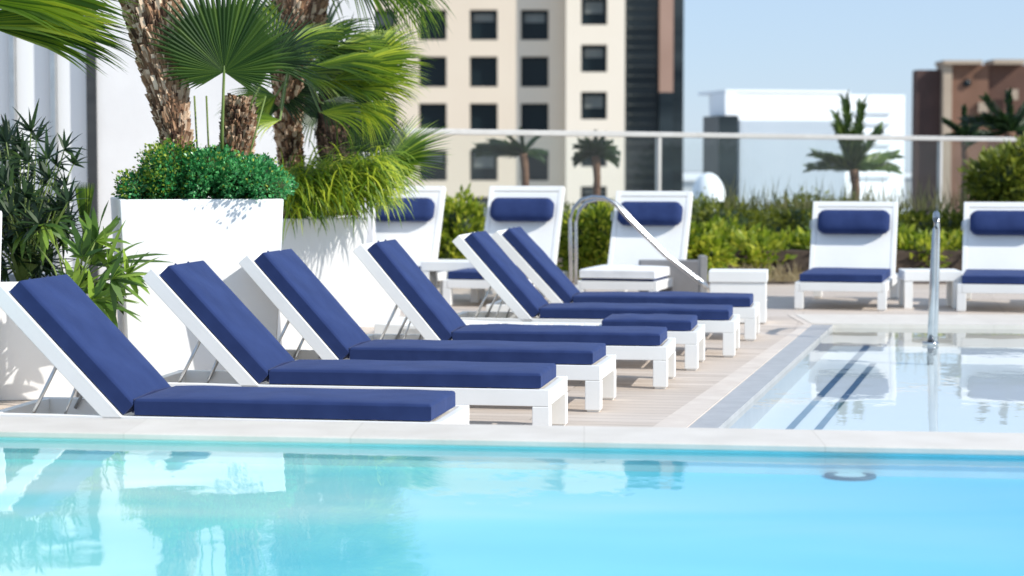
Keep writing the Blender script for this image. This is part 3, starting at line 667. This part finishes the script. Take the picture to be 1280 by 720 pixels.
finger_plant('shadowy low plant filling the gap under the dark leaves at the left', tp, G_dark, 12.75, 1.2, 9, rootp=(35, 365))
tp = [(120,315,38,.36),(135,328,10,.36),(115,330,75,.26),(140,348,-6,.30),(122,352,-25,.32),(112,345,200,.18),(115,375,12,.30),(130,372,-25,.26),(120,300,60,.28),(55,280,-90,.22),(30,282,-80,.2),(65,275,-60,.2),(105,320,100,.2),(160,342,15,.22),(95,362,60,.25)]
finger_plant('bright green finger-leaved plant reaching right over the nearest lounger', tp, G_finger, 12.2, 2.3, 8, rootp=(90, 385))
m = MB(); t = thing('folded_fan_plant', 'single pale folded fan leaf standing by the dark window frame', 'plant', D(100, 350, 12.9)); base = Vector(t.location)
for k in range(16): blade(m, D(103+k*.3, 300, 12.9)-base, xz(90+(k-8)*1.6, .02), Vector((0,-1,.1)), .36, .03, .05, 5)
m.tube([Vector((0,0,0)), D(104, 300, 12.9)-base], .007, 5); m.build('leaf', G_palm, t)

# ------------------------------------------------------------------ rear planting, walls, balustrade
def lowwall(name, lab, px0, px1, Y, th, z1, mat, cat='wall', z0=0):
    a, b = D(px0, 380, Y).x, D(px1, 380, Y).x; m = MB(); m.box(a, b, Y, Y+th, z0, z1)
    return tag(m.build(name, mat, bevel=.01), lab, cat)
lowwall('stair_wall', 'mid grey low stair wall under the steel handrail', 800, 878, 21.0, .25, D(800, 326, 21).z, M_greywall)
lowwall('wall_pier', 'narrow lighter grey pier at the end of the stair wall', 875, 884, 20.6, .25, D(880, 320, 20.6).z, noisy('pier_grey', (.2,.2,.2), (.26,.26,.26), 4, .7))
lowwall('planting_wall', 'long dark brown low wall in front of the hedge', 884, 1420, 24.6, .3, D(1000, 348, 24.6).z, M_darkbox)
lowwall('planting_wall', 'low dark wall behind the loungers left of the handrail', 380, 799, 24.8, .3, .42, M_darkbox)
m = MB(); m.box(-8, 16, 24.95, 33, 0.001, .38); struct('planting_bed', m, M_soil)
def hedge(name, lab, blobs, mat, n, Ls, cat='hedge', core=G_hedged, group=None):
    base = D(blobs[0][0], 345, blobs[0][2]); t = thing(name, lab, cat, base, 0, group); m = MB(); c_ = MB()
    for (px, py, Y, rx, rz, ry) in blobs:
        s = Y/F; c = D(px, py, Y)-base; cloud(m, c, (rx*s, ry, rz*s), int(n*rx*rz/1000), Ls, Ls*.42, .72)
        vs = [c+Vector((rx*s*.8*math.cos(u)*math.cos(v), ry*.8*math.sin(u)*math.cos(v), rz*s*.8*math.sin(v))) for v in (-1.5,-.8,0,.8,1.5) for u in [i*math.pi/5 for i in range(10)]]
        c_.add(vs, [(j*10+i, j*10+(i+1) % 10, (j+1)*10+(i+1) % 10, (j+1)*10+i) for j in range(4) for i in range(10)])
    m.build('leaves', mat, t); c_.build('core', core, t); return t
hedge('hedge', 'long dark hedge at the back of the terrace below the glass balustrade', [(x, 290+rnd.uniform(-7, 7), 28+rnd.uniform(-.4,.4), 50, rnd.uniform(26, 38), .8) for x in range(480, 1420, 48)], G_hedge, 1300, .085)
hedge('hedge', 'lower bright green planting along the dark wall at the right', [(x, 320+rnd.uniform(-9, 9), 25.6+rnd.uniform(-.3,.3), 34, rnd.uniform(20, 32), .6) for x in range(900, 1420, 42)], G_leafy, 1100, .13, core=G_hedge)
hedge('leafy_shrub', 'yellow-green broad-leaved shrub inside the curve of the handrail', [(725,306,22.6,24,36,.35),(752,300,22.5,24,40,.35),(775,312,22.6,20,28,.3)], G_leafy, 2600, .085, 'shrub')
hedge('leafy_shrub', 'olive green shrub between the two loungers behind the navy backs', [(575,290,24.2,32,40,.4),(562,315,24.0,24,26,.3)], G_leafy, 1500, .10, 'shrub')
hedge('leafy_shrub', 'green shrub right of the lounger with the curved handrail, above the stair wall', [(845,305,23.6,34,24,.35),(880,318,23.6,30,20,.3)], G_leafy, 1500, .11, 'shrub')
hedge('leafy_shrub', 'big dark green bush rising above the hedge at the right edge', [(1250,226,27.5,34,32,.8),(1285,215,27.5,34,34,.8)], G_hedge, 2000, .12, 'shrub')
G_reed = foliage('reed_olive', (.07,.08,.03), (.14,.15,.05), (.28,.26,.11))
# reeds poking over the hedge
t = thing('reed_grass', 'thin reedy grass standing above the dark hedge', 'grass', D(980, 260, 27.2)); base = Vector(t.location); m = MB()
for i in range(420):
    px = rnd.uniform(905, 1210); blade(m, D(px, 262, 27.2+rnd.uniform(-.4,.4))-base, xz(90+rnd.gauss(0, 9)), Vector((0,-1,0)), rnd.uniform(.10, .42)*rnd.random()+.1, .014, .15, 4)
m.build('blades', G_reed, t)
t = thing('reed_grass', 'pale dry grass tufts along the wall left of the right-hand loungers', 'grass', D(960, 340, 25.2)); base = Vector(t.location); m = MB()
for i in range(420):
    px = rnd.choice([rnd.uniform(895, 1000), rnd.uniform(700, 760)]); blade(m, D(px, 352, 24.55)-base, Vector((rnd.gauss(0,.5), -.2, 1)), Vector((0,-1,.2)), rnd.uniform(.10, .28), .02, 1.2, 4)
m.build('blades', G_dry, t)

# glass balustrade
def rail_pt(px):
    py = 164.5+(px-540)*(174.5-164.5)/740; return P(px, py, 1.80)
M_bglass, n_, b_, l_ = newmat('balustrade_glass')
n_.nodes.remove(b_); tr = N(n_, 'ShaderNodeBsdfTransparent'); tr.inputs[0].default_value = (.97,.99,.985,1); gl = N(n_, 'ShaderNodeBsdfGlossy'); gl.inputs['Roughness'].default_value = .02
df = N(n_, 'ShaderNodeBsdfDiffuse'); df.inputs[0].default_value = (.8,.85,.85,1)
mx = N(n_, 'ShaderNodeMixShader'); mx.inputs[0].default_value = .018; l_.new(tr.outputs[0], mx.inputs[1]); l_.new(gl.outputs[0], mx.inputs[2])
mx2 = N(n_, 'ShaderNodeMixShader'); mx2.inputs[0].default_value = .006; l_.new(mx.outputs[0], mx2.inputs[1]); l_.new(df.outputs[0], mx2.inputs[2])
l_.new(mx2.outputs[0], n_.nodes['Material Output'].inputs[0])
t = thing('glass_balustrade', 'glass balustrade with a pale steel top rail across the back of the terrace', 'balustrade', rail_pt(823)); base = Vector(t.location)
M_rail = noisy('rail_pale_steel', (.55,.53,.50), (.62,.60,.57), 6, .35, metal=.3)
base.z = 0; t.location.z = 0
rl, rr_ = rail_pt(430)-base, rail_pt(1420)-base; dr_ = (rr_-rl).normalized(); nn = Vector((-dr_.y, dr_.x, 0))
def seg(mb, a, b, w, z0, z1):
    mb.add([a+nn*w+Vector((0,0,z0-a.z)), b+nn*w+Vector((0,0,z0-b.z)), b-nn*w+Vector((0,0,z0-b.z)), a-nn*w+Vector((0,0,z0-a.z)), a+nn*w+Vector((0,0,z1-a.z)), b+nn*w+Vector((0,0,z1-b.z)), b-nn*w+Vector((0,0,z1-b.z)), a-nn*w+Vector((0,0,z1-a.z))],
           [(0,1,2,3),(7,6,5,4),(0,4,5,1),(1,5,6,2),(2,6,7,3),(3,7,4,0)])
m = MB(); seg(m, rl, rr_, .035, 1.765, 1.835); m.build('top_rail', M_rail, t, bevel=.01)
posts = [470, 823, 1175, 1420]
for p in posts:
    c = rail_pt(p)-base; m = MB(); seg(m, c-dr_*.03, c+dr_*.03, .03, .3, 1.763); m.build('post', M_rail, t)
for i in range(len(posts)-1):
    a, b = rail_pt(posts[i])-base+dr_*.05, rail_pt(posts[i+1])-base-dr_*.05; m = MB(); seg(m, a, b, .006, .35, 1.75); m.build('glass_panel', M_bglass, t)

# far palms
G_farp = foliage('far_palm_green', (.03,.07,.012), (.07,.13,.02), (.17,.24,.04), trans=.2)
def far_palm(lab, px, py_base, py_hub, Y, fr, mat, tw=.07, seed=1):
    r = random.Random(seed); b = D(px, py_base, Y); h = D(px+r.uniform(-3, 3), py_hub, Y)
    t = thing('palm_tree', lab, 'palm tree', b, 0, 'palms beyond the hedge'); m, out = trunk_mesh([Vector((0,0,0)), (h-b)*.5+Vector((.02,0,0)), h-b], [tw, tw*.9, tw*1.1], 10); m.build('trunk', M_bark, t)
    m = MB()
    for (a, Lp, dr_) in fr:
        Lw = Lp/F*Y; d = xz(a, r.uniform(-.5, .5)); q = h-b; n = 9; st = MB()
        pts = [q.copy()]
        for i in range(n): q = q+d*Lw/n; d = (d+Vector((0,0,-dr_/n))).normalized(); pts.append(q.copy())
        m.tube(pts, .01, 4, False)
        for i in range(1, n+1):
            for s in (-1, 1):
                for k in range(3):
                    pp = pts[i-1].lerp(pts[i], k/3); dd = (pts[i]-pts[i-1]).normalized(); sd_ = Vector((s*.3*-dd.z+r.uniform(-.1,.1), s*.7, s*.55*dd.x+.25))
                    blade(m, pp, dd*.8+sd_, Vector((r.uniform(-.5,.5), -.7, .5)), Lw*.36*(1-.4*i/n)*r.uniform(.8, 1.2), .05*Y/30, 1.0, 3)
    m.build('crown', mat, t); return t
far_palm('feathery palm in front of the white building, left of the brick one', 1069, 262, 212, 32, [(97,88,.1),(84,84,.1),(108,74,.2),(110,60,.3),(64,66,.3),(152,58,.3),(166,58,.5),(28,58,.4),(14,56,.6),(140,40,.6),(42,44,.6)], G_farp, .07, 3)
far_palm('palm with a broad crown in front of the brick building', 1262, 250, 165, 33, [(90,50,.3),(120,55,.5),(150,62,.7),(60,55,.4),(30,60,.6),(175,60,.9),(5,55,.9),(140,40,.3)], G_dark, .09, 5)
far_palm('short palm at the far right edge before the brick wall', 1205, 250, 172, 34, [(90,40,.3),(130,36,.5),(50,40,.4),(20,34,.6),(165,30,.7)], G_dark, .07, 6)
far_palm('small palm with spreading fronds in front of the beige tower', 656, 252, 192, 31, [(178,66,.1),(165,60,.3),(150,45,.5),(95,30,.4),(60,34,.6),(20,32,.7),(0,28,.9),(120,30,.6)], G_dark, .06, 8)
far_palm('round bushy palm by the projecting bay of the beige tower', 745, 252, 195, 31.5, [(a, 30, 1.0) for a in range(0, 181, 15)], G_dark, .06, 9)

# ------------------------------------------------------------------ background buildings
M_beige = noisy('beige_cladding', (.80,.665,.51), (.85,.72,.56), .15, .85)
M_beige_lit = noisy('sunlit_cladding', (.90,.79,.63), (.95,.84,.69), .15, .85)  # bay cladding lightened, its stronger sunlight put into the colour
M_win, n_, b_, l_ = newmat('dark_window_glass'); b_.inputs['Base Color'].default_value = (.008,.016,.02,1); b_.inputs['Roughness'].default_value = .25; b_.inputs['Specular IOR Level'].default_value = .25
M_blind = noisy('window_blind', (.10,.12,.12), (.20,.22,.21), .4, .7)
M_dglass = noisy('dark_curtain_glass', (.006,.012,.016), (.045,.06,.065), .25, .3, stretch=(.3,1,2.5), spec=.3)
M_brown = noisy('brown_stone', (.36,.22,.16), (.44,.28,.21), .2, .8)
M_wb = noisy('white_cladding', (.90,.93,.95), (.95,.97,.98), .3, .6)
M_brick = noisy('brick_red', (.17,.085,.05), (.24,.125,.08), .6, .85)
M_cap = noisy('stone_cap', (.38,.29,.21), (.48,.38,.28), .6, .8)
YT = 140.0
def px2(px): return (px-640)/F*YT
t = thing('office_tower', 'beige office tower with rows of square dark windows behind the terrace', 'building', (px2(640), YT, -16))
def zz(py): return D(640, py, YT).z+16
def facade(x0, x1, z0, z1, cols, rws, yf, depth, mat, name='wall'):
    """wall with real openings; cols=[(xa,xb)], rws=[(za,zb)]"""
    m = MB(); rws = sorted(rws); zs = z0
    cols = sorted(cols)
    for (za, zb) in rws+[(z1, None)]:
        m.box(x0, x1, yf, yf+depth, zs, za)
        if zb is None: break
        xs = x0
        for (xa, xb) in cols+[(x1, None)]:
            m.box(xs, xa, yf, yf+depth, za, zb)
            if xb is None: break
            xs = xb
        zs = zb
    return m.build(name, mat, t)
rowsA = [(zz(50-58.6*k), zz(12-58.6*k)) for k in range(-4, 3)]
colsA = [(px2(c-17), px2(c+17.5)) for c in (292, 354, 416, 478, 541, 604.5, 668)]
facade(px2(250), px2(706), 0, zz(-160), colsA, rowsA, 0, .9, M_beige)
rowsB = [(zz(33-58.4*k), zz(-1-58.4*k)) for k in range(-4, 3)]
colsB = [(px2(725), px2(757))]
facade(px2(706)+.02, px2(779), 0, zz(-160), colsB, rowsB, -1.6, 2.4, M_beige_lit, 'bay_wall')
# thin reveal line between the storeys on the bay side
for (cols, rws, yf) in ((colsA, rowsA, .55), (colsB, rowsB, -1.05)):
    for (xa, xb) in cols:
        for (za, zb) in rws:
            m = MB(); m.box(xa+.002, xb-.002, yf, yf+.05, za+.002, zb-.002); wn = m.build('window', M_win, t)
            if rnd.random() < .45 or yf < 0:
                hgt = rnd.uniform(.25, .6)*(zb-za); m = MB(); m.box(xa+.25, xb-.25, yf-.04, yf-.01, zb-hgt, zb-.25); m.build('blind', M_blind, wn)
m = MB(); m.box(px2(779)+.02, px2(822), -.2, 10, 0, zz(-160)); m.build('glass_strip', M_dglass, t)
m = MB(); m.box(px2(822)+.01, px2(839), -1.2, 9, zz(116), zz(-160)); m.build('stone_pier', M_brown, t)
m = MB(); m.box(px2(822)+.01, px2(839), -1.2, 9, 0, zz(116)-.01); m.build('lower_pier', M_dglass, t)
m = MB(); m.box(px2(839)+.01, px2(853), -.4, 12, 0, zz(-160)); m.build('glass_corner', M_dglass, t)
m = MB()
for k in range(22): m.box(px2(783), px2(819), -.32, -.21, zz(240-12*k), zz(240-12*k)+.12)
m.build('transoms', noisy('transom_grey', (.03,.04,.04), (.07,.085,.085), .5, .6), t)
m = MB(); m.box(px2(250), px2(779), .95, 20, 0, zz(-160)); m.build('building_core', M_dglass, t)

YW = 72.0
def pw(px, Y=YW): return (px-640)/F*Y
def zw(py, Y=YW): return D(640, py, Y).z+16
t = thing('white_building', 'low white building with a flat roof beyond the balustrade', 'building', (pw(1020), YW, -16), R(13))
_pw = pw
def pw(px, Y=YW): return (_pw(px)-_pw(1020))*1.03
m = MB(); m.box(pw(918), pw(1062), 0, 3, 0, zw(117)); m.build('wall', M_wb, t)
m = MB(); m.box(pw(903), pw(1062), -.04, 3.0, zw(117)+.01, zw(113)); m.build('roof', M_wb, t)
m = MB(); m.box(pw(903), pw(918)-.01, -.03, 1.5, zw(145), zw(117)); m.build('corner_block', M_wb, t)
m = MB(); m.box(pw(893), pw(918)-.01, -.2, 1.5, 0, zw(145)-.01); m.build('dark_corner', M_dglass, t)
m = MB(); m.box(pw(1062)+.01, pw(1180), 3, 6, 0, zw(114)); m.build('rear_wing', M_wb, t)
m = MB()
for k in range(7): m.box(pw(1075), pw(1160), 2.9, 2.98, zw(140+14*k), zw(136+14*k))
m.build('louvre', noisy('louvre_grey', (.55,.6,.63), (.62,.66,.69), 1, .6), t)
m = MB()
for k in range(26): m.box(pw(922+k*5.3), pw(922+k*5.3)+.05, -.06, -.001, 0, zw(150))
m.build('ribs', noisy('rib_white', (.66,.72,.75), (.72,.77,.8), 1, .6), t)
pw = _pw
YB = 115.0
t = thing('brick_building', 'dark red brick building with pale corner trim and a small round window', 'building', (0, YB, -16))
m = MB(); m.box(pw(1145, YB), pw(1175, YB), .2, 1.5, 0, zw(87, YB)); m.build('shaded_wall', noisy('shaded_brick', (.06,.035,.03), (.10,.055,.045), .6, .9), t)  # brick colour darkened to paint in the shade on this side
m = MB(); m.box(pw(1175, YB)+.01, pw(1186, YB), -.4, 1.5, 0, zw(80, YB)); m.build('corner_trim', M_cap, t)
m = MB(); m.box(pw(1186, YB)+.01, pw(1232, YB), -.2, 1.5, 0, zw(81, YB)); m.build('wall', M_brick, t)
m = MB(); m.box(pw(1232, YB)+.01, pw(1300, YB), .1, 1.5, 0, zw(81, YB)); m.box(pw(1300, YB)+.01, pw(1380, YB), -.2, 1.5, 0, zw(78, YB)); m.build('side_wall', noisy('brick_deep', (.10,.05,.035), (.15,.075,.05), .6, .85), t)
m = MB(); m.box(pw(1174, YB), pw(1222, YB), -.7, 1.7, zw(81, YB)+.01, zw(76, YB)); m.box(pw(1236, YB), pw(1275, YB), -.7, 1.7, zw(81, YB)+.01, zw(75, YB)); m.build('cap', M_cap, t)
m = MB(); m.tube([(pw(1205, YB), -.25, zw(104, YB)), (pw(1205, YB), -.35, zw(104, YB))], .22, 20); m.build('round_window', M_win, t)
for (x, y) in ((1225,134),(1262,118)):
    m = MB(); m.box(pw(x-6, YB), pw(x+6, YB), -.45, -.21, zw(y+7, YB), zw(y-6, YB)); m.build('window_surround', M_cap, t)
# pale domed kiosk in the gap
t = thing('domed_canopy', 'pale rounded canopy seen through the glass beside the white building', 'canopy', D(885, 252, 60)); m = MB(); rr0 = 22/F*60; n = 24
vs = []; 
for j in range(9):
    v = j/8*math.pi/2
    for i in range(n): vs.append((rr0*math.cos(v)*math.cos(2*math.pi*i/n), rr0*math.cos(v)*math.sin(2*math.pi*i/n), rr0*1.6*math.sin(v)+.02))
m.add(vs, [(j*n+i, j*n+(i+1) % n, (j+1)*n+(i+1) % n, (j+1)*n+i) for j in range(8) for i in range(n)], True); m.build('dome', M_wb, t)
m = MB(); m.tube([(0,0,-16), (0,0,0)], .3, 10); m.build('mast', M_wb, t)
# distant town blocks
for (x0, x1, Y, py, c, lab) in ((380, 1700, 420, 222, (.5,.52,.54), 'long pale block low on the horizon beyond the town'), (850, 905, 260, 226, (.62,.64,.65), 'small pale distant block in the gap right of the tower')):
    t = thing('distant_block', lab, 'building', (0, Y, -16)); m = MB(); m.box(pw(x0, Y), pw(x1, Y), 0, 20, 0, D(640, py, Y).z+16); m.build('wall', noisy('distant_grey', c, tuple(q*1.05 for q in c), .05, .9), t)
    m = MB(); m.box(pw(x0, Y)-.5, pw(x1, Y)+.5, -.5, 20.5, D(640, py, Y).z+16.01, D(640, py, Y).z+16.8); m.build('roof', M_wb, t)
sc.cycles.max_bounces = 8; sc.cycles.transparent_max_bounces = 16
sc.cycles.caustics_reflective = False
sc.cycles.sample_clamp_indirect = 6
